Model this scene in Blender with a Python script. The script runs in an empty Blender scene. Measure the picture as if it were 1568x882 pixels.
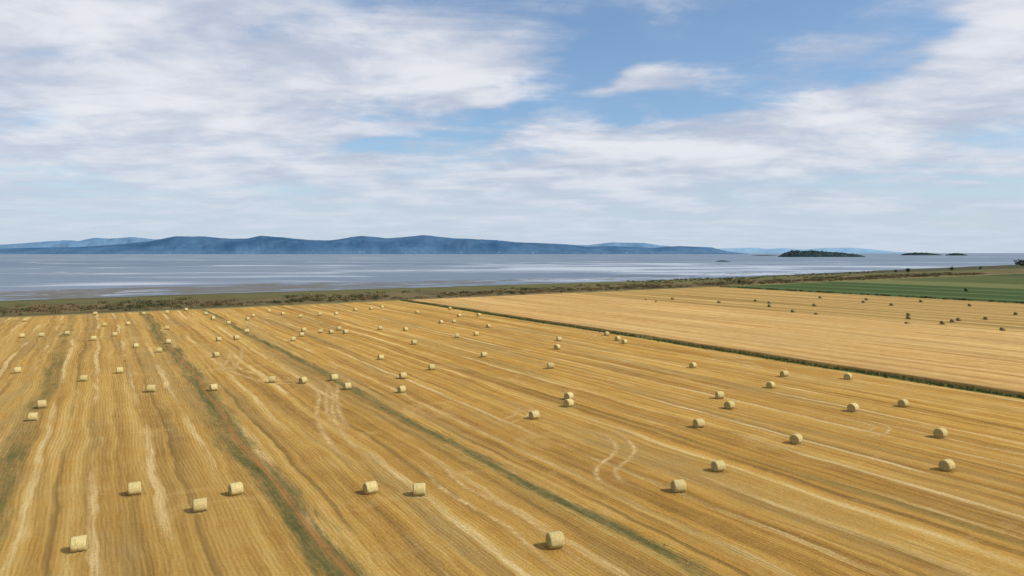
import bpy, math, random
from mathutils import Vector, noise as mn
random.seed(7)
R=math.radians
scene=bpy.context.scene
scene.view_settings.view_transform='Standard'
try: scene.view_settings.look='None'
except Exception: pass
scene.view_settings.exposure=0

# ---------------- camera ----------------
H=25.0; F=1045.0; TH=math.atan((441-387.2)/F)
cd=bpy.data.cameras.new("camera"); cam=bpy.data.objects.new("camera",cd)
scene.collection.objects.link(cam); scene.camera=cam
cam.location=(0,0,H); cam.rotation_euler=(R(90)-TH,0,0)
cd.sensor_width=36; cd.lens=36*F/1568; cd.clip_end=200000; cd.clip_start=0.5

def G(u,v,z=0.0):
    """pixel u,v -> ground position in metres"""
    dx=(u-784)/F; dy=(441-v)/F
    d=Vector((dx, math.cos(TH)+dy*math.sin(TH), -math.sin(TH)+dy*math.cos(TH)))
    t=(z-H)/d.z
    return Vector((d.x*t,d.y*t,z))
VA=math.atan((152-784)/F)          # row direction
D=Vector((math.sin(VA),math.cos(VA))); P=Vector((D.y,-D.x))
def W(s,t,z=0): return (s*P.x+t*D.x, s*P.y+t*D.y, z)
def wob(t): return 0.45*math.sin(t*0.05)+0.22*math.sin(t*0.17+1.0)
def interp(pts,x):
    if x<=pts[0][0]: return pts[0][1]
    for (a,b),(c,d) in zip(pts,pts[1:]):
        if x<=c: 
            k=(x-a)/(c-a); return b+(d-b)*k
    return pts[-1][1]

# ---------------- node helper ----------------
class N:
    def __init__(s,nt): s.nt=nt
    def new(s,t,**k):
        n=s.nt.nodes.new(t)
        for a,b in k.items(): setattr(n,a,b)
        return n
    def put(s,sock,v):
        if isinstance(v,bpy.types.NodeSocket): s.nt.links.new(v,sock)
        elif v is not None:
            if isinstance(v,(tuple,list)) and sock.type=='RGBA' and len(v)==3: v=(*v,1)
            sock.default_value=v
    def m(s,op,a,b=None,c=None,clamp=False):
        n=s.new('ShaderNodeMath',operation=op); n.use_clamp=clamp
        s.put(n.inputs[0],a)
        if b is not None: s.put(n.inputs[1],b)
        if c is not None: s.put(n.inputs[2],c)
        return n.outputs[0]
    def mr(s,v,a,b,c=0.0,d=1.0,smooth=False):
        n=s.new('ShaderNodeMapRange'); n.clamp=True
        n.interpolation_type='SMOOTHSTEP' if smooth else 'LINEAR'
        s.put(n.inputs['Value'],v); s.put(n.inputs['From Min'],a); s.put(n.inputs['From Max'],b)
        s.put(n.inputs['To Min'],c); s.put(n.inputs['To Max'],d)
        return n.outputs['Result']
    def vec(s,x,y,z=0.0):
        n=s.new('ShaderNodeCombineXYZ'); s.put(n.inputs[0],x); s.put(n.inputs[1],y); s.put(n.inputs[2],z); return n.outputs[0]
    def noise(s,v,scale=1.0,detail=3.0,rough=0.5,dist=0.0):
        n=s.new('ShaderNodeTexNoise'); s.put(n.inputs['Vector'],v); s.put(n.inputs['Scale'],scale)
        n.inputs['Detail'].default_value=detail; n.inputs['Roughness'].default_value=rough
        n.inputs['Distortion'].default_value=dist
        return n.outputs['Fac']
    def mix(s,f,a,b):
        n=s.new('ShaderNodeMix',data_type='RGBA'); s.put(n.inputs[0],f); s.put(n.inputs[6],a); s.put(n.inputs[7],b); return n.outputs[2]
    def ramp(s,f,st):
        n=s.new('ShaderNodeValToRGB'); s.put(n.inputs[0],f); e=n.color_ramp.elements
        while len(e)<len(st): e.new(0.5)
        for q,(p,c) in zip(e,st): q.position=p; q.color=(*c,1)
        return n.outputs[0]
    def st(s):
        g=s.new('ShaderNodeNewGeometry'); sp=s.new('ShaderNodeSeparateXYZ'); s.put(sp.inputs[0],g.outputs['Position'])
        x,y=sp.outputs[0],sp.outputs[1]
        S=s.m('ADD',s.m('MULTIPLY',x,P.x),s.m('MULTIPLY',y,P.y))
        T=s.m('ADD',s.m('MULTIPLY',x,D.x),s.m('MULTIPLY',y,D.y))
        return S,T,g.outputs['Position'],sp
def mat(name):
    m=bpy.data.materials.new(name); m.use_nodes=True; nt=m.node_tree
    b=nt.nodes['Principled BSDF']; return m,N(nt),b
def mesh_obj(name,v,f,m=None,smooth=False,parent=None):
    me=bpy.data.meshes.new(name); me.from_pydata(v,[],f); me.update()
    if smooth: me.polygons.foreach_set('use_smooth',[True]*len(me.polygons))
    o=bpy.data.objects.new(name,me); scene.collection.objects.link(o)
    if m: me.materials.append(m)
    if parent: o.parent=parent
    return o

# ---------------- sun & sky ----------------
sd=Vector((0.86,-0.30)).normalized(); EL=R(43)
sv=Vector((sd.x*math.cos(EL),sd.y*math.cos(EL),math.sin(EL)))
ld=bpy.data.lights.new("sun",'SUN'); ld.energy=4.4; ld.angle=R(0.6); ld.color=(1,0.935,0.83)
lo=bpy.data.objects.new("sun",ld); scene.collection.objects.link(lo)
lo.rotation_euler=(-sv).to_track_quat('-Z','Y').to_euler(); lo.location=(0,0,200)

w=bpy.data.worlds.new("World"); scene.world=w; w.use_nodes=True
n=N(w.node_tree); bg=w.node_tree.nodes['Background']; STR=0.1
sky=n.new('ShaderNodeTexSky',sky_type='NISHITA'); sky.sun_disc=False
sky.sun_elevation=EL; sky.sun_rotation=math.atan2(sd.x,sd.y); sky.dust_density=1.0; sky.ozone_density=1.5
tc=n.new('ShaderNodeTexCoord'); sp=n.new('ShaderNodeSeparateXYZ'); n.put(sp.inputs[0],tc.outputs['Generated'])
x,y,z=sp.outputs
az=n.m('ARCTAN2',x,y); el=n.m('ARCSINE',z)
zc=n.m('ADD',n.m('MAXIMUM',z,0.0),0.13)
px=n.m('DIVIDE',x,zc); py=n.m('DIVIDE',y,zc)
warp=n.noise(n.vec(px,py,3.0),1.6,4,0.55)
warp2=n.noise(n.vec(px,py,9.0),1.6,4,0.55)
azw=n.m('ADD',az,n.m('MULTIPLY',n.m('SUBTRACT',warp,0.5),0.22))
elw=n.m('ADD',el,n.m('MULTIPLY',n.m('SUBTRACT',warp2,0.5),0.11))
ae=n.vec(azw,elw,0)
def blob(u,v,ru,rv,ang,wt):
    a0=math.atan((u-784)/F); e0=math.atan((387-v)/math.hypot(F,u-784))
    mp=n.new('ShaderNodeMapping',vector_type='TEXTURE')
    n.put(mp.inputs['Vector'],ae); mp.inputs['Location'].default_value=(a0,e0,0)
    mp.inputs['Rotation'].default_value=(0,0,R(ang)); mp.inputs['Scale'].default_value=(ru/F,rv/F,1)
    d=n.new('ShaderNodeVectorMath',operation='DOT_PRODUCT'); n.put(d.inputs[0],mp.outputs[0]); n.put(d.inputs[1],mp.outputs[0])
    e=n.m('EXPONENT',n.m('MULTIPLY',d.outputs['Value'],-1.0))
    return n.m('MULTIPLY',e,wt)
blobs=[(1150,55,300,58,10,-0.30),(900,95,95,55,20,-0.30),(760,188,165,22,12,-0.27),(590,213,70,11,8,-0.26),
 (1040,165,130,26,10,-0.25),(1350,85,130,28,18,-0.16),(965,122,60,15,4,0.42),(785,160,48,13,8,0.44),
 (1360,165,300,50,12,0.18),(1000,240,330,40,8,0.12),(1560,20,80,40,25,0.32),(690,70,110,50,-25,0.16),
 (250,130,360,130,0,0.17),(120,285,150,12,4,-0.08),(1530,283,110,8,3,-0.26)]
acc=None
for b in blobs:
    g=blob(*b); acc=g if acc is None else n.m('ADD',acc,g)
mpp=n.new('ShaderNodeMapping'); n.put(mpp.inputs['Vector'],n.vec(px,py,0)); mpp.inputs['Rotation'].default_value=(0,0,R(-35)); mpp.inputs['Scale'].default_value=(0.58,1.2,1)
c1=n.noise(mpp.outputs[0],1.75,9,0.60,0.35)
c2=n.noise(n.vec(px,py,2),6.0,5,0.62,0.3)
dens=n.m('ADD',n.m('ADD',n.m('MULTIPLY',c1,1.12),n.m('MULTIPLY',c2,0.30)),n.m('ADD',acc,-0.055))
cov=n.mr(dens,0.37,0.77,0.08,1.0,True)
c3=n.noise(n.vec(n.m('MULTIPLY',px,0.8),py,5.0),2.4,6,0.57,0.3)
shade=n.mr(n.m('ADD',n.m('MULTIPLY',c3,1.0),n.m('MULTIPLY',dens,0.42)),0.62,1.02,0,1,True)
k=1/STR
ccol=n.mix(shade,(0.49*k,0.55*k,0.675*k),(0.82*k,0.83*k,0.88*k))
sc=n.new('ShaderNodeVectorMath',operation='MULTIPLY'); n.put(sc.inputs[0],sky.outputs[0]); sc.inputs[1].default_value=(1.12,1.32,1.46)
base=n.mix(n.m('MULTIPLY',cov,0.96),sc.outputs[0],ccol)
haze=n.m('MULTIPLY',n.mr(el,0.0,0.18,1.0,0.0,True),0.82)
col=n.mix(haze,base,(0.57*k,0.665*k,0.78*k))
n.put(bg.inputs['Color'],col); bg.inputs['Strength'].default_value=STR

# ---------------- ground material ----------------
gm,n,b=mat("farmland"); S,T,POS,sp=n.st()
wb=n.m('ADD',n.m('MULTIPLY',n.m('SINE',n.m('MULTIPLY',T,0.05)),0.45),n.m('MULTIPLY',n.m('SINE',n.m('MULTIPLY_ADD',T,0.17,1.0)),0.22))
SW=n.m('SUBTRACT',S,wb)
def cn(v,lo=0.32,hi=0.68): return n.mr(v,lo,hi)
dr1=n.m('MULTIPLY',n.m('SUBTRACT',n.noise(n.vec(n.m('MULTIPLY',S,0.04),n.m('MULTIPLY',T,0.02)),1,2),0.5),3.0)
dr2=n.m('MULTIPLY',n.m('SUBTRACT',n.noise(n.vec(n.m('MULTIPLY',S,0.12),n.m('MULTIPLY',T,0.09),3),1,3,0.6),0.5),1.8)
SD=n.m('ADD',S,n.m('ADD',dr1,dr2))
a=cn(n.noise(n.vec(n.m('MULTIPLY',SD,0.30),n.m('MULTIPLY',T,0.006)),1,2,0.5),0.39,0.61)
a2=cn(n.noise(n.vec(n.m('MULTIPLY',SD,0.95),n.m('MULTIPLY',T,0.012),4.0),1,2,0.6),0.40,0.60)
fine=cn(n.noise(n.vec(n.m('MULTIPLY',SD,5.0),n.m('MULTIPLY',T,0.12),2.0),1,3,0.7),0.38,0.62)
rows=n.m('MULTIPLY_ADD',n.m('SINE',n.m('MULTIPLY',SW,2*math.pi/0.40)),0.5,0.5)
grain=cn(n.noise(POS,2.6,5,0.85),0.36,0.64)
patch=cn(n.noise(POS,0.035,4,0.6),0.38,0.62)
pch2=cn(n.noise(POS,0.22,5,0.68),0.38,0.62)
fr=n.m('PINGPONG',n.m('ADD',SD,1.0),2.9)
swl=n.mr(fr,0.22,0.62,1.0,0.0,True)
swn=cn(n.noise(n.vec(n.m('MULTIPLY',S,0.17),n.m('MULTIPLY',T,0.018),8.0),1,4,0.65),0.46,0.58)
sw=n.m('MULTIPLY',n.m('MULTIPLY',swl,swn),n.m('MULTIPLY_ADD',grain,0.8,0.4))
v=n.m('ADD',n.m('MULTIPLY',a,0.27),n.m('MULTIPLY',a2,0.24))
v=n.m('ADD',v,n.m('MULTIPLY',fine,0.15)); v=n.m('ADD',v,n.m('MULTIPLY',grain,0.20))
v=n.m('ADD',v,n.m('MULTIPLY',n.m('MULTIPLY',rows,0.17),pch2))
stub=n.ramp(v,[(0.08,(0.180,0.098,0.024)),(0.28,(0.32,0.168,0.033)),(0.50,(0.450,0.248,0.050)),(0.70,(0.54,0.335,0.085)),(0.92,(0.65,0.46,0.18))])
ds=n.noise(n.vec(n.m('MULTIPLY',SD,0.16),n.m('MULTIPLY',T,0.010),6.0),1,4,0.62)
dmask=n.m('MULTIPLY',n.mr(ds,0.50,0.60,0,0.58),n.m('MULTIPLY_ADD',pch2,0.5,0.55))
stub=n.mix(dmask,stub,n.mix(fine,(0.18,0.125,0.044),(0.36,0.25,0.095)))
stub=n.mix(n.m('MULTIPLY',patch,0.16),stub,(0.26,0.18,0.06))
lf=n.mr(S,-20,75,0.38,0.0,True)
stub=n.mix(n.m('MULTIPLY',lf,n.m('MULTIPLY_ADD',pch2,0.7,0.3)),stub,(0.34,0.25,0.09))
stub=n.mix(n.m('MULTIPLY',sw,0.72),stub,n.mix(fine,(0.58,0.41,0.16),(0.77,0.61,0.31)))
ct=n.m('MULTIPLY',n.mr(n.m('PINGPONG',n.m('ADD',SD,4.3),5.8),0.12,0.38,0.6,0.0),cn(n.noise(n.vec(n.m('MULTIPLY',S,0.2),n.m('MULTIPLY',T,0.03),12.0),1,3),0.4,0.55))
stub=n.mix(ct,stub,(0.15,0.095,0.030))
scf=n.m('MULTIPLY',n.mr(n.noise(POS,0.09,5,0.7,0.8),0.56,0.68),0.35)
stub=n.mix(scf,stub,(0.57,0.39,0.15))
wcol=n.noise(n.vec(n.m('MULTIPLY',S,0.5),n.m('MULTIPLY',T,0.05),21.0),1,5,0.78)
wf_=n.m('ADD',n.m('MULTIPLY',wcol,0.7),n.m('MULTIPLY',n.noise(POS,1.3,4,0.7),0.3))
weed=n.ramp(wf_,[(0.36,(0.055,0.062,0.018)),(0.46,(0.105,0.105,0.032)),(0.53,(0.20,0.14,0.045)),(0.66,(0.36,0.22,0.065))])
wn=n.noise(n.vec(n.m('MULTIPLY',S,0.6),n.m('MULTIPLY',T,0.06),1.0),1,5,0.78)
wlow=n.mr(n.noise(n.vec(S,n.m('MULTIPLY',T,0.5),15.0),0.05,4,0.7),0.40,0.58,0.25,1.0)
def line(c,wd,st_,pat=False):
    d=n.m('ABSOLUTE',n.m('SUBTRACT',SW,c))
    d=n.m('ADD',d,n.m('MULTIPLY',n.m('SUBTRACT',wn,0.5),wd*3.4))
    r=n.mr(d,wd*0.25,wd*1.2,st_,0.0,True)
    return n.m('MULTIPLY',r,wlow) if pat else r
for c,wd,st_,pt in [(-9.3,1.7,0.8,True),(15.5,2.1,0.93,False),(39.3,1.2,0.9,False),(37.6,2.6,0.45,True),(67,0.9,0.5,True),(-34,1.5,0.6,True),(93,0.5,0.35,True),(-58,1.5,0.7,True)]:
    stub=n.mix(line(c,wd,st_,pt),stub,weed)
stub=n.mix(n.m('MULTIPLY',n.mr(n.m('ABSOLUTE',n.m('SUBTRACT',SW,15.9)),0.15,0.55,0.75,0.0),n.m('MULTIPLY_ADD',pch2,0.6,0.4)),stub,(0.36,0.165,0.05))
st2=n.ramp(n.m('ADD',n.m('MULTIPLY',a,0.6),n.m('MULTIPLY',fine,0.4)),[(0.15,(0.24,0.155,0.045)),(0.5,(0.38,0.235,0.068)),(0.85,(0.50,0.335,0.12))])
st2=n.mix(n.m('MULTIPLY',n.mr(n.m('PINGPONG',SD,12.0),0.3,1.8,1.0,0.0),0.75),st2,(0.14,0.12,0.038))
c=n.mix(n.mr(S,242,244),stub,st2)
dd=n.m('ABSOLUTE',n.m('SUBTRACT',SW,136)); dd=n.m('ADD',dd,n.m('MULTIPLY',n.m('SUBTRACT',wn,0.5),1.6))
c=n.mix(n.mr(dd,0.9,2.0,1,0),c,(0.07,0.085,0.025))
gs=n.mix(a2,(0.032,0.060,0.016),(0.050,0.088,0.023))
gs=n.mix(n.mr(n.m('SINE',n.m('MULTIPLY',S,0.14)),0.6,0.95),gs,(0.095,0.12,0.038))
gs2=n.mix(a,(0.10,0.11,0.035),(0.05,0.07,0.02))
gs=n.mix(n.mr(S,540,555),gs,(0.13,0.135,0.045)); gs=n.mix(n.mr(S,620,630),gs,gs2); gs=n.mix(n.mr(S,820,840),gs,(0.045,0.065,0.022)); gs=n.mix(n.mr(S,1000,1010),gs,gs2)
gmask=n.mr(n.m('ADD',S,n.m('MULTIPLY',n.m('SUBTRACT',wn,0.5),3)),389,391)
c=n.mix(gmask,c,gs)
c=n.mix(n.mr(n.m('ABSOLUTE',n.m('SUBTRACT',S,390)),0.5,2.5,0.8,0),c,(0.055,0.065,0.02))
te=n.m('MULTIPLY_ADD',S,0.062,327.0)
en=n.noise(POS,0.06,4,0.6)
e=n.m('SUBTRACT',n.m('ADD',T,n.m('MULTIPLY',n.m('SUBTRACT',en,0.5),6.0)),te)
mn1=cn(n.noise(n.vec(n.m('MULTIPLY',S,0.03),n.m('MULTIPLY',T,0.09)),1,6,0.68))
marsh=n.ramp(mn1,[(0.1,(0.055,0.055,0.022)),(0.4,(0.10,0.082,0.035)),(0.65,(0.155,0.11,0.05)),(0.9,(0.12,0.115,0.04))])
marsh=n.mix(n.mr(e,60,75,0,0.8),marsh,n.mix(mn1,(0.080,0.085,0.028),(0.125,0.12,0.042)))
marsh=n.mix(n.mr(e,108,120,0,0.85),marsh,(0.05,0.05,0.028))
edge=n.mix(mn1,(0.34,0.26,0.09),(0.10,0.12,0.03))
marsh=n.mix(n.mr(e,0,8,1,0),marsh,edge)
c=n.mix(n.mr(e,-0.6,0.6),c,marsh)
n.put(b.inputs['Base Color'],c); b.inputs['Roughness'].default_value=0.95; b.inputs['Specular IOR Level'].default_value=0.1
bp=n.new('ShaderNodeBump'); bp.inputs['Strength'].default_value=0.75; bp.inputs['Distance'].default_value=0.10
hgt=n.m('ADD',n.m('MULTIPLY',fine,0.5),n.m('ADD',n.m('MULTIPLY',rows,0.45),grain))
n.put(bp.inputs['Height'],hgt); n.put(b.inputs['Normal'],bp.outputs[0])

# ---------------- land ----------------
SH=[(-3000,360),(-600,420),(-44,445),(88,455),(230,459.5),(355,463),(566,483),(846,540),(1100,590),(1683,690),(2600,800),(6000,1000)]
def shore(s):
    return interp(SH,s)+6*mn.noise(Vector((s*0.013,3,0)))+3.0*mn.noise(Vector((s*0.07,7,0)))
ss=[-3000,-2000,-1200,-600,-400]+[i*4.0-300 for i in range(0,500)]+[1720+i*40 for i in range(100)]
V=[];Fc=[]
TL=[-2500,0,330]
for s in ss:
    t=shore(s)
    for q in TL: V.append(W(s,q,0))
    V+= [W(s,t-3,0),W(s,t+1,-0.35),W(s,t+6,-1.2),W(s,t+60,-4)]
K=7
for i in range(len(ss)-1):
    for j in range(K-1):
        a0=i*K+j; Fc.append((a0,a0+K,a0+K+1,a0+1))
g=mesh_obj("farmland_ground",V,Fc,gm)

# mud flats at low tide
mm,n,b=mat("tidal_mud"); n.put(b.inputs['Base Color'],n.mix(n.noise(n.st()[2],0.3,5),(0.05,0.05,0.04),(0.13,0.115,0.085))); b.inputs['Roughness'].default_value=0.6
V=[];Fc=[];NS=420;ND=64
for i in range(NS):
    s=-160+i*2.2
    t0=shore(s)
    for j in range(ND):
        d=j*2.4-2
        fade=math.exp(-((s-70)/200)**2)
        h=-0.98+0.62*mn.fractal(Vector((s*0.02,d*0.13,1)),0.9,2.0,6)+0.24*fade-0.12*(1-fade)+0.16*math.exp(-((d-75)/35)**2)-(0.3 if d>130 else 0)
        if d<3: h=min(h,-0.5)
        V.append(W(s,t0+d,min(h,-0.66)))
for i in range(NS-1):
    for j in range(ND-1):
        a0=i*ND+j; Fc.append((a0,a0+ND,a0+ND+1,a0+1))
mesh_obj("tidal_mudflat",V,Fc,mm,True)

# ---------------- sea ----------------
wm,n,b=mat("sea_water"); S,T,POS,sp=n.st(); X,Y=sp.outputs[0],sp.outputs[1]
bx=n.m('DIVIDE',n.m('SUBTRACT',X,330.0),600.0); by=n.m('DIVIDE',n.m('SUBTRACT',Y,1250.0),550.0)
glint_bias=n.m('MULTIPLY',n.m('EXPONENT',n.m('MULTIPLY',n.m('ADD',n.m('MULTIPLY',bx,bx),n.m('MULTIPLY',by,by)),-1.0)),0.14)
r1=n.mr(n.m('ADD',glint_bias,n.noise(n.vec(n.m('MULTIPLY',X,0.0026),n.m('MULTIPLY',Y,0.0070)),1,7,0.64,0.8)),0.55,0.68,0,1,True)
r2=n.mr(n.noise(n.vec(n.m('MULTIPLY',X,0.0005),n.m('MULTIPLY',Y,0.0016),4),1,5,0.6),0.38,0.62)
bc=n.mix(r2,(0.115,0.155,0.215),(0.165,0.205,0.262)); bc=n.mix(n.m('MULTIPLY',r1,0.75),bc,(0.40,0.43,0.46))  # pale streaks paint the water's bright glint into its base colour
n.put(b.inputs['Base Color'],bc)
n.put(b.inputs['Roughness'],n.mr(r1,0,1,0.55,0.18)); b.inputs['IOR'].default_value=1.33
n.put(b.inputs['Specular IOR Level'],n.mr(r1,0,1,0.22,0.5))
wv=n.m('ADD',n.noise(POS,0.35,4,0.6),n.m('MULTIPLY',n.noise(POS,0.03,4,0.6),2.5))
bp=n.new('ShaderNodeBump'); n.put(bp.inputs['Strength'],n.mr(r1,0,1,0.6,0.08)); bp.inputs['Distance'].default_value=0.6
n.put(bp.inputs['Height'],wv); n.put(b.inputs['Normal'],bp.outputs[0])
V=[(0,0,-0.8)];Fc=[];seg=96;rr=[1500,5000,15000,40000,90000]
for r in rr:
    for i in range(seg): an=2*math.pi*i/seg; V.append((r*math.cos(an),r*math.sin(an),-0.8))
for i in range(seg): Fc.append((0,1+i,1+(i+1)%seg))
for q in range(len(rr)-1):
    for i in range(seg):
        a0=1+q*seg+i;b0=1+q*seg+(i+1)%seg; Fc.append((a0,a0+seg,b0+seg,b0))
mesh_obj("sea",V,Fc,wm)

# ---------------- hills on the far shore ----------------
def hills(name,prof,dist,depth,c1,c2,ex=1.0,rug=0.16,step=2,hzm=0.25):
    m,n,b=mat(name+"_forest"); _,_,pos,sp=n.st()
    f=n.mr(n.noise(pos,0.0013,8,0.65),0.38,0.62)
    cc=n.mix(f,c1,c2)  # blue of aerial haze is painted into the forest colour
    cc=n.mix(n.mr(sp.outputs[2],0,160,hzm,0.0),cc,(0.12,0.22,0.33))  # extra haze tint painted on the lower slopes
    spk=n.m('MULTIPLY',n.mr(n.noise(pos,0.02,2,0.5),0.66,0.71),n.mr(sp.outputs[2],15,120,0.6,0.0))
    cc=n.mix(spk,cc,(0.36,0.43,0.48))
    n.put(b.inputs['Base Color'],cc); b.inputs['Roughness'].default_value=1; b.inputs['Specular IOR Level'].default_value=0
    x0,x1=prof[0][0],prof[-1][0]; nx=int((x1-x0)/step); nd=26
    V=[];Fc=[]
    for i in range(nx+1):
        u=x0+(x1-x0)*i/nx
        hp=max(0,interp(prof,u)); X=(u-784)/F*dist
        top=hp/F*(dist+depth*0.5)
        for j in range(nd+1):
            k=j/nd
            prf=math.sin(math.pi*min(1,k))**0.85 if k<=0.5 else math.cos((k-0.5)*math.pi)
            yy=dist+depth*k
            nz=mn.fractal(Vector((X*0.0011,yy*0.0011,dist*0.01)),0.8,2.1,7)
            hh=top*prf*0.98*(1+rug*nz*ex*5*(1-prf))+top*0.06*nz
            V.append((X*(1+depth*0.5/dist*k*2) if k<=0.5 else X*(1+depth*0.5/dist),yy,max(-3,hh)-0.9 if k>0 else -3))
    for i in range(nx):
        for j in range(nd):
            a0=i*(nd+1)+j; Fc.append((a0,a0+nd+1,a0+nd+2,a0+1))
    return mesh_obj(name,V,Fc,m,True)
hz=lambda L:[(u,388.0-v) for u,v in L]
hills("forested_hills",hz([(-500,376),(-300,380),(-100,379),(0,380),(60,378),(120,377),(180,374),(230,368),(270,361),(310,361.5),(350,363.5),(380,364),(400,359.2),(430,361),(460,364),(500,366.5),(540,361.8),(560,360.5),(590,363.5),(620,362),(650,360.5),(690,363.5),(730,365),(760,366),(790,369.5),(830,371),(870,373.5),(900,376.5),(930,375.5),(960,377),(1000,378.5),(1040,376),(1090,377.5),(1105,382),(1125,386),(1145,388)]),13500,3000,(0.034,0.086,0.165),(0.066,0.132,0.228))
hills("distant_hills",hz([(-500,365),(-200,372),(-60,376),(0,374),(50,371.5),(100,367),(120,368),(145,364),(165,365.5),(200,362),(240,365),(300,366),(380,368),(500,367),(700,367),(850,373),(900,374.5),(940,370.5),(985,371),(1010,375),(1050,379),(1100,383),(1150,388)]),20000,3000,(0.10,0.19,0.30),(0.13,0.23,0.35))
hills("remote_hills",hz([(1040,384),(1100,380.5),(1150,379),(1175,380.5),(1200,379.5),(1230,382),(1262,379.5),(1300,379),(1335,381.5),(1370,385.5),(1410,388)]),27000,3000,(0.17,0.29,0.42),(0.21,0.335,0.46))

# ---------------- islands ----------------
im,n,b=mat("island_forest"); pos=n.st()[2]
n.put(b.inputs['Base Color'],n.mix(n.mr(n.noise(pos,0.05,5,0.7),0.4,0.6),(0.014,0.028,0.032),(0.045,0.065,0.065))); b.inputs['Roughness'].default_value=1; b.inputs['Specular IOR Level'].default_value=0
def island(name,prof,base,dep):
    dist=G(784,base).y; x0,x1=prof[0][0],prof[-1][0]; nx=110; nd=16; V=[];Fc=[]
    for i in range(nx+1):
        u=x0+(x1-x0)*i/nx; X=(u-784)/F*dist; hp=interp(prof,u)/F*dist
        e=math.sqrt(max(0.0,1-(2*i/nx-1)**2))
        for j in range(nd+1):
            k=j/nd; yy=dist+dep*0.5+dep*(k-0.5)*e
            pr=math.sin(math.pi*k)**0.5 if 0<k<1 else 0
            hh=hp*pr*(1+0.28*mn.noise(Vector((X*0.06,yy*0.06,2)))+0.26*mn.noise(Vector((X*0.2,yy*0.2,2))))
            V.append((X,yy,hh-0.9))
    for i in range(nx):
        for j in range(nd):
            a0=i*(nd+1)+j; Fc.append((a0,a0+nd+1,a0+nd+2,a0+1))
    mesh_obj(name,V,Fc,im)
island("wooded_island",[(1203,0),(1209,3),(1216,7),(1228,10),(1240,8.5),(1255,9.5),(1275,8),(1300,6.5),(1320,4.5),(1332,3),(1340,0)],393.5,250)
island("wooded_island",[(1393,0),(1400,3),(1415,4),(1432,3.5),(1445,2),(1455,0)],390.9,300)
island("wooded_island",[(1459,0),(1465,2.5),(1474,3.5),(1482,2.5),(1489,0)],391.2,200)
island("rocky_islet",[(1096,0),(1102,1.5),(1107,2.6),(1113,1.6),(1123,0)],400.5,25)
island("rocky_islet",[(1150,0),(1160,0.8),(1172,1.2),(1186,0.7),(1200,0)],391.5,60)

# ---------------- standing wheat ----------------
hm,n,b=mat("ripe_wheat"); S,T,POS,sp=n.st()
q=n.m('ADD',n.m('MULTIPLY',n.noise(n.vec(n.m('MULTIPLY',S,0.3),n.m('MULTIPLY',T,0.008)),1,4,0.6),0.65),n.m('MULTIPLY',n.noise(POS,0.4,6,0.78),0.35))
cc=n.ramp(n.mr(q,0.39,0.61),[(0,(0.33,0.185,0.055)),(0.5,(0.455,0.275,0.090)),(1,(0.56,0.37,0.145))])
big=n.mr(n.noise(n.vec(n.m('MULTIPLY',S,0.05),n.m('MULTIPLY',T,0.02),3),1,4,0.6),0.42,0.62,0,0.35)
cc=n.mix(big,cc,(0.37,0.26,0.10))
cc=n.mix(n.mr(n.m('PINGPONG',n.m('ADD',S,3),9.0),0.1,0.6,0.55,0.0),cc,(0.25,0.16,0.06))
n.put(b.inputs['Base Color'],cc); b.inputs['Roughness'].default_value=0.95; b.inputs['Specular IOR Level'].default_value=0.1
bp=n.new('ShaderNodeBump'); bp.inputs['Distance'].default_value=0.15; bp.inputs['Strength'].default_value=0.6
n.put(bp.inputs['Height'],n.noise(POS,3,5,0.7)); n.put(b.inputs['Normal'],bp.outputs[0])
V=[];Fc=[];s0,s1,t0=138.0,242.5,-200
cols=[0]+[i/52 for i in range(53)]+[1]; NT=200
for i in range(NT+1):
    for j,k in enumerate(cols):
        s=s0+(s1-s0)*k; te=327+0.062*s-2; t=t0+(te-t0)*i/NT
        if j<3: s+=wob(t)
        zz=0.55+0.12*mn.noise(Vector((s*0.4,t*0.15,0)))
        if j in (0,len(cols)-1) or i in (0,NT): zz=-0.02
        V.append(W(s,t,zz))
C=len(cols)
for i in range(NT):
    for j in range(C-1):
        a0=i*C+j; Fc.append((a0,a0+1,a0+C+1,a0+C))
mesh_obj("wheat_field",V,Fc,hm,True)

# ---------------- vegetation ----------------
def leafmat(name,c1,c2,sc=0.6):
    m,n,b=mat(name); pos=n.st()[2]
    n.put(b.inputs['Base Color'],n.mix(n.mr(n.noise(pos,sc,4,0.6),0.38,0.62),c1,c2)); b.inputs['Roughness'].default_value=0.8; b.inputs['Specular IOR Level'].default_value=0.15
    return m
def clump(V,Fc,cx,cy,cz,rx,ry,rz,cnt,sz):
    for _ in range(cnt):
        while True:
            p=Vector((random.uniform(-1,1),random.uniform(-1,1),random.uniform(-1,1)))
            if p.length<1: break
        p=p*(0.6+0.4*random.random())
        c=Vector((cx+p.x*rx,cy+p.y*ry,max(0.05,cz+p.z*rz)))
        a=Vector((random.gauss(0,1),random.gauss(0,1),random.gauss(0,1))).normalized()
        b_=a.cross(Vector((random.gauss(0,1),random.gauss(0,1),random.gauss(0,1)))).normalized()
        s_=sz*random.uniform(0.6,1.4); i=len(V)
        V+= [tuple(c+a*s_),tuple(c+b_*s_*0.7),tuple(c-a*s_),tuple(c-b_*s_*0.7)]; Fc.append((i,i+1,i+2,i+3))
def blades(V,Fc,x,y,h,r,cnt,wd=0.05):
    for _ in range(cnt):
        an=random.uniform(0,6.28); q=random.random()*r; bx=x+q*math.cos(an); by=y+q*math.sin(an)
        l=random.uniform(0.1,0.5)*h; a2=random.uniform(0,6.28); hh=h*random.uniform(0.6,1.1); i=len(V)
        wx=math.cos(a2+1.57)*wd; wy=math.sin(a2+1.57)*wd
        V+= [(bx-wx,by-wy,0),(bx+wx,by+wy,0),(bx+l*math.cos(a2),by+l*math.sin(a2),hh)]; Fc.append((i,i+1,i+2))
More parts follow.
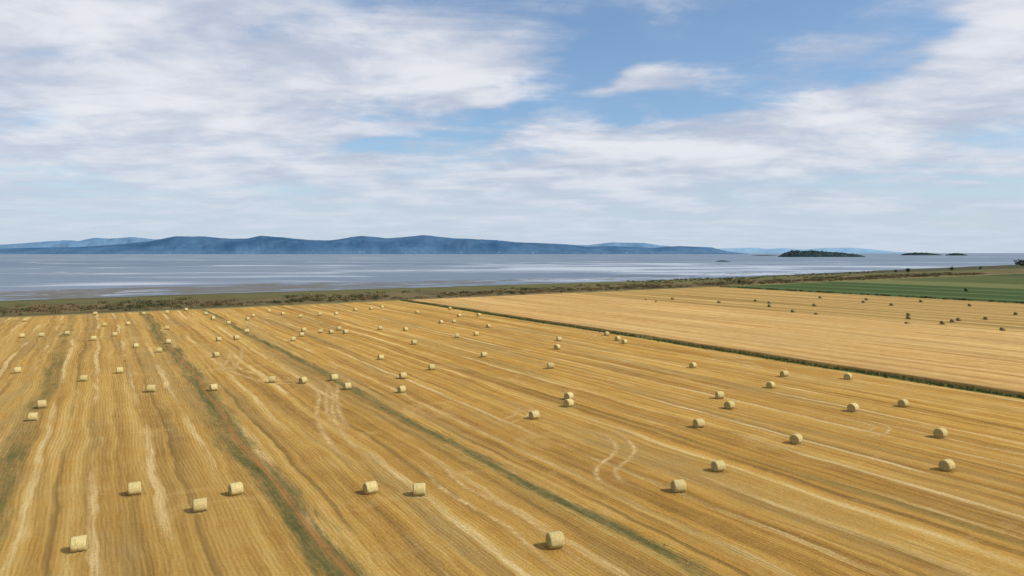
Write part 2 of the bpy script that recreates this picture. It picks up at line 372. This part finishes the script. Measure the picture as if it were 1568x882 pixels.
V=[];Fc=[]
t=-60
while t<338:
    t+=0.2
    s=136+wob(t)+random.gauss(0,0.8)
    if mn.noise(Vector((t*0.07,s*0.3,0)))<-0.3: continue
    x,y,_=W(s,t); blades(V,Fc,x,y,random.uniform(0.3,0.8),0.35,10,0.06)
mesh_obj("ditch_grass",V,Fc,leafmat("ditch_grass_leaf",(0.045,0.072,0.018),(0.11,0.135,0.038)))
V=[];Fc=[]
for c0,wd,den in ((15.5,1.3,2.6),(39.3,0.6,1.4),(-9.3,0.9,1.0),(-34,.9,.8)):
    t=20
    while t<326:
        t+=random.expovariate(den)
        if mn.noise(Vector((t*0.06,c0,0)))<-0.10: continue
        s=c0+wob(t)+random.choice((-1,1))*abs(random.gauss(wd*0.7,wd*0.5))
        x,y,_=W(s,t); blades(V,Fc,x,y,random.uniform(0.08,0.22),0.35,8,0.025)
mesh_obj("drain_line_weeds",V,Fc,leafmat("weed_leaf",(0.12,0.13,0.035),(0.34,0.26,0.09)))
V=[];Fc=[];V2=[];F2=[]
cnt=0
while cnt<1900:
    s=random.uniform(-260,900); te=327+0.062*s
    e_=random.triangular(4,80,26)
    if mn.noise(Vector((s*0.022,e_*0.06,5)))<-0.05+ (0.15 if e_>45 else -0.15): continue
    x,y,_=W(s,te+e_); r=random.uniform(0.7,2.3)*(0.7 if e_<10 else 1); cnt+=1
    A,B=(V,Fc) if mn.noise(Vector((s*0.03,e_*0.08,11)))+random.gauss(0,0.15)<0.03 else (V2,F2)
    clump(A,B,x,y,r*0.33,r*1.5,r*1.5,r*0.5,int(22+r*16),0.27)
mesh_obj("coastal_scrub",V,Fc,leafmat("scrub_leaf",(0.030,0.038,0.014),(0.09,0.088,0.032),0.15))
mesh_obj("marsh_reeds",V2,F2,leafmat("reed_leaf",(0.10,0.07,0.035),(0.21,0.145,0.07),0.15))
V=[];Fc=[]
for _ in range(420):
    s=random.uniform(388,900) if random.random()<.6 else random.uniform(388,560)
    if random.random()<.5: q=W(random.gauss(390,1.0),random.uniform(-100,350))
    else: q=W(s,shore(s)-random.uniform(5,40))
    r=random.uniform(0.5,1.5); clump(V,Fc,q[0],q[1],r*.4,r*1.4,r*1.4,r*.6,30,0.3)
mesh_obj("field_margin_bushes",V,Fc,leafmat("margin_leaf",(0.03,0.045,0.014),(0.07,0.085,0.03),0.3))

tl=leafmat("tree_leaf",(0.022,0.040,0.012),(0.06,0.09,0.028),0.4)
bm_,n,b=mat("bark"); n.put(b.inputs['Base Color'],n.mix(n.noise(n.st()[2],3,4),(0.06,0.045,0.03),(0.13,0.10,0.07)))
def tube(V,Fc,a,b_,r0,r1,k=7):
    a=Vector(a);b_=Vector(b_);d=(b_-a).normalized();u=d.orthogonal().normalized();v=d.cross(u);i=len(V)
    for p,r in ((a,r0),(b_,r1)):
        for q in range(k): an=6.283*q/k; V.append(tuple(p+u*r*math.cos(an)+v*r*math.sin(an)))
    for q in range(k): Fc.append((i+q,i+(q+1)%k,i+k+(q+1)%k,i+k+q))
def tree(x,y,h,wf=0.45):
    e=bpy.data.objects.new("broadleaf_tree",None); scene.collection.objects.link(e); e.location=(x,y,0)
    V=[];Fc=[];L=[];LF=[]
    top=Vector((random.uniform(-.3,.3),0,h*0.6)); tube(V,Fc,(0,0,-0.1),top*0.5,h*.035,h*.026); tube(V,Fc,top*0.5,top*1.3,h*.026,h*.008)
    for _ in range(14):
        k=random.uniform(0.12,1.2); an=random.uniform(0,6.28); l=h*wf*random.uniform(.5,.95)
        st_=top*k; en_=st_+Vector((math.cos(an)*l,math.sin(an)*l,h*random.uniform(.0,.22)))
        tube(V,Fc,st_,en_,h*.012,h*.004,5)
        for q in (0.55,1.0):
            c=st_.lerp(en_,q); r=h*random.uniform(.12,.20); clump(L,LF,c.x,c.y,c.z,r,r,r*.8,75,h*.03)
    clump(L,LF,top.x,top.y,h*.82,h*.2,h*.2,h*.17,120,h*.028)
    mesh_obj("trunk",V,Fc,bm_,parent=e); mesh_obj("crown",L,LF,tl,parent=e)
for u,v,h in ((1390,418,6.5),(1457,414.5,6.5),(1132,434,3.4),(1479,447,2.6),(1501,413,5),(1371,417,4)):
    p=G(u,v); tree(p.x,p.y,h)
for _ in range(16):
    p=G(random.uniform(1557,1605),random.uniform(405.5,407.5)); tree(p.x,p.y,random.uniform(8,14),0.6)

# ---------------- wheel tracks ----------------
tm,n,b=mat("crushed_straw"); uv=n.new('ShaderNodeUVMap'); su=n.new('ShaderNodeSeparateXYZ'); n.put(su.inputs[0],uv.outputs[0]); pos=n.st()[2]
wig=n.m('MULTIPLY',n.m('SUBTRACT',n.noise(pos,0.5,4,0.6),0.5),0.5)
ed=n.mr(n.m('ABSOLUTE',n.m('ADD',wig,n.m('SUBTRACT',su.outputs[0],0.5))),0.0,0.42,1.0,0.0,True)
nz=n.mr(n.noise(pos,1.8,5,0.7),0.38,0.62)
n.put(b.inputs['Base Color'],n.mix(nz,(0.48,0.31,0.105),(0.67,0.48,0.205))); b.inputs['Roughness'].default_value=0.95; b.inputs['Specular IOR Level'].default_value=0.1
endf=n.m('MULTIPLY',n.mr(su.outputs[1],0.0,0.25),n.mr(su.outputs[1],0.7,1.0,1.0,0.0))
n.put(b.inputs['Alpha'],n.m('MULTIPLY',n.m('MULTIPLY',ed,endf),n.mr(n.noise(pos,0.30,6,0.78),0.38,0.60,0.22,0.85)))
def cat(pts,nn=14):
    out=[];pts=[pts[0]]+pts+[pts[-1]]
    for i in range(1,len(pts)-2):
        a,b_,c,d=pts[i-1:i+3]
        for k in range(nn):
            t=k/nn; out.append(0.5*((2*b_)+(c-a)*t+(2*a-5*b_+4*c-d)*t*t+(3*b_-a-3*c+d)*t**3))
    out.append(pts[-2]); return out
zt=[0.004]
def track(L,gap=1.1,wd=1.3):
    pts=cat([G(u,v) for u,v in L]); V=[];Fc=[];UV=[]
    nn_=len(pts)-1
    for off in (-gap,gap):
        base=len(V)
        for i,p in enumerate(pts):
            d=(pts[min(i+1,len(pts)-1)]-pts[max(i-1,0)]).normalized(); nn=Vector((-d.y,d.x,0))
            for sgn in (-1,1):
                q=p+nn*(off+sgn*wd*0.5); V.append((q.x,q.y,zt[0]))
        for i in range(nn_):
            a0=base+2*i; Fc.append((a0,a0+1,a0+3,a0+2)); UV+=[(0,i/nn_),(1,i/nn_),(1,(i+1)/nn_),(0,(i+1)/nn_)]
        zt[0]+=0.002
    zt[0]+=0.002
    o=mesh_obj("wheel_track",V,Fc,tm); l=o.data.uv_layers.new(name="UVMap")
    for i,q in enumerate(UV): l.data[i].uv=q
track([(475,578),(492,592),(500,608),(497,630),(505,655),(522,678),(548,700),(590,716)],1.2,1.8)
track([(512,583),(508,600),(508,620),(514,642),(530,668)],0.9,1.7)
track([(900,652),(940,668),(957,684),(950,700),(932,714),(928,728),(945,742),(990,758)],1.1,1.5)
track([(330,536),(345,550),(352,562),(375,572),(417,584),(460,586),(500,590)],1.3,2.0)
track([(805,620),(800,634),(785,642),(755,654)],1,1.4)
track([(1270,636),(1320,645),(1350,655),(1335,664),(1295,662)],1.0,1.2)
track([(640,700),(668,722),(690,744),(730,768),(790,800),(850,850),(900,890)],1.2,1.4)
track([(860,511),(900,508),(920,513),(905,519),(870,517)],1.6,2.2)
track([(1050,546),(1110,553),(1155,562),(1115,570)],1.3,1.8)
track([(345,570),(360,548),(362,530)],1.3,2.0)

# ---------------- bales ----------------
def balemat(name,c1,c2,c3):
    m,n,b=mat(name); tc=n.new('ShaderNodeTexCoord'); sp=n.new('ShaderNodeSeparateXYZ'); n.put(sp.inputs[0],tc.outputs['Object'])
    o=tc.outputs['Object']; x,y,z=sp.outputs
    rad=n.m('SQRT',n.m('ADD',n.m('MULTIPLY',y,y),n.m('MULTIPLY',z,z)))
    side=n.noise(n.vec(n.m('MULTIPLY',x,14),n.m('MULTIPLY',y,3),n.m('MULTIPLY',z,3)),1,5,0.7)
    end=n.noise(n.vec(n.m('MULTIPLY',rad,22),n.m('MULTIPLY',y,2),n.m('MULTIPLY',z,2)),1,4,0.7)
    isend=n.mr(n.m('ABSOLUTE',x),0.585,0.60)
    f=n.m('ADD',n.m('MULTIPLY',side,n.m('SUBTRACT',1.0,isend)),n.m('MULTIPLY',end,isend))
    cc=n.mix(n.mr(f,0.32,0.68),c1,c2); cc=n.mix(n.m('MULTIPLY',isend,0.6),cc,c3)
    oi=n.new('ShaderNodeObjectInfo')
    cc=n.mix(n.m('MULTIPLY',oi.outputs['Random'],0.4),cc,c3)
    n.put(b.inputs['Base Color'],cc); b.inputs['Roughness'].default_value=0.85; b.inputs['Specular IOR Level'].default_value=0.2
    bp=n.new('ShaderNodeBump'); bp.inputs['Distance'].default_value=0.04; bp.inputs['Strength'].default_value=0.9
    n.put(bp.inputs['Height'],f); n.put(b.inputs['Normal'],bp.outputs[0]); return m
bA=balemat("baled_straw",(0.31,0.245,0.085),(0.70,0.59,0.28),(0.31,0.225,0.08))
bB=balemat("weathered_straw",(0.14,0.11,0.043),(0.32,0.25,0.10),(0.16,0.115,0.045))
def balemesh(seed,m):
    rnd=random.Random(seed); Rr=0.66; hw=0.61; k=40
    prof=[(-hw+0.02,0.0),(-hw+0.0,0.12),(-hw+0.015,0.26),(-hw-0.005,0.42),(-hw+0.0,0.54),(-hw+0.03,0.615),(-hw+0.09,0.65)]
    for i in range(1,9):
        q=-hw+0.09+(2*hw-0.18)*i/9; prof.append((q,Rr*(1.0+0.018*math.sin(math.pi*i/9))-0.006*(i%2)))
    prof+= [(-a,r) for a,r in reversed(prof[:7])]
    V=[];Fc=[]
    for a,r in prof:
        for q in range(k):
            an=2*math.pi*q/k; rr=r*(1+0.03*mn.noise(Vector((a*3,math.cos(an)*2+seed*5,math.sin(an)*2))))
            xx=a+ (0.035*mn.noise(Vector((r*6,math.cos(an)*2,math.sin(an)*2+seed)))if abs(a)>0.5 else 0)
            zz=rr*math.sin(an)*0.98
            zz=max(zz,-0.60)
            V.append((xx,rr*math.cos(an)*(1.03 if zz<0 else 1),zz))
    for i in range(len(prof)-1):
        for q in range(k): a0=i*k+q;b0=i*k+(q+1)%k; Fc.append((a0,b0,b0+k,a0+k))
    for _ in range(110):
        sgn=rnd.choice((-1,1)); an=rnd.uniform(0,6.28); r=rnd.uniform(0.2,0.66); i=len(V)
        c=Vector((sgn*hw,r*math.cos(an),max(-0.6,r*math.sin(an)))); d=Vector((sgn*rnd.uniform(.02,.09),rnd.uniform(-.1,.1),rnd.uniform(-.1,.06)))
        V+= [tuple(c),tuple(c+Vector((0,.014,.014))),tuple(c+d)]; Fc.append((i,i+1,i+2))
    for _ in range(160):
        x=rnd.uniform(-0.95,0.95); yv=rnd.choice((-1,1))*rnd.uniform(0.2,1.0); i=len(V); a_=rnd.uniform(0,6.28); l=rnd.uniform(.08,.2)
        V+= [(x,yv,-0.60),(x+l*math.cos(a_),yv+l*math.sin(a_),-0.60+rnd.uniform(.02,.1)),(x+.02,yv+.02,-0.56)]; Fc.append((i,i+1,i+2))
    me=bpy.data.meshes.new("round_bale"); me.from_pydata(V,[],Fc); me.update()
    me.polygons.foreach_set('use_smooth',[True]*len(me.polygons)); me.materials.append(m); return me
MA=[balemesh(i,bA) for i in range(4)]; MB=[balemesh(i+9,bB) for i in range(2)]
bales=[(27,567),(64,619),(51,638),(34,514),(64,513),(103,510),(129,579),(144,518),(176,512),(183,567),(208,529),(232,595),(244,536),(256,502),(258,523),(206,748),(306,773),(361,748),(121,832),(327,593),(331,543),(335,519),(362,517),(378,507),(417,581),(464,582),(512,578),(532,591),(449,519),(462,512),(465,505),(491,507),(507,508),(519,503),(529,508),(567,746),(642,749),(850,827),(583,547),(617,575),(615,596),(634,524),(621,504),(661,562),(741,543),(700,514),(729,511),(675,493),(695,492),(703,483),(733,482),(748,499),(639,478),(689,472),(856,519),(853,531),(843,560),(871,606),(871,617),(818,635),(929,511),(946,518),(956,523),(1061,559),(1102,605),(1117,620),(1070,648),(1180,589),(1201,572),(1298,576),(1306,624),(1383,617),(1440,663),(1450,712),(1219,672),(1100,713),(1039,744),(582,502),(515,480),(490,481),(460,484),(433,480),(412,476),(388,483),(379,488),(350,494),(326,487),(285,474),(256,478),(315,480),(544,474),(568,472),(585,470),(146,480),(38,490),(196,495),(220,480),(160,497)]
dark=[(990,459),(1030,457),(1005,462),(1101,462),(1178,463),(1178,468),(1157,460),(1247,467),(1214,476),(1250,481),(1322,462),(1327,458),(1391,481),(1391,486),(1389,495),(1410,461),(1443,494),(1458,491),(1468,489),(1485,467),(1509,487),(1535,504),(1256,455),(1365,466),(1555,480)]
pa=math.atan2(P.y,P.x)
for L,M,nm in ((bales,MA,"straw_bale"),(dark,MB,"straw_bale")):
    for i,(u,v) in enumerate(L):
        p=G(u,v,0.62); o=bpy.data.objects.new(nm,M[i%len(M)]); scene.collection.objects.link(o)
        o.rotation_euler=(0,0,pa+random.gauss(0,R(11))+(math.pi if i%2 else 0))
        k=random.uniform(0.95,1.05); o.scale=(k*random.uniform(0.95,1.05),k,k); o.location=(p.x,p.y,0.598*k)
print("done")
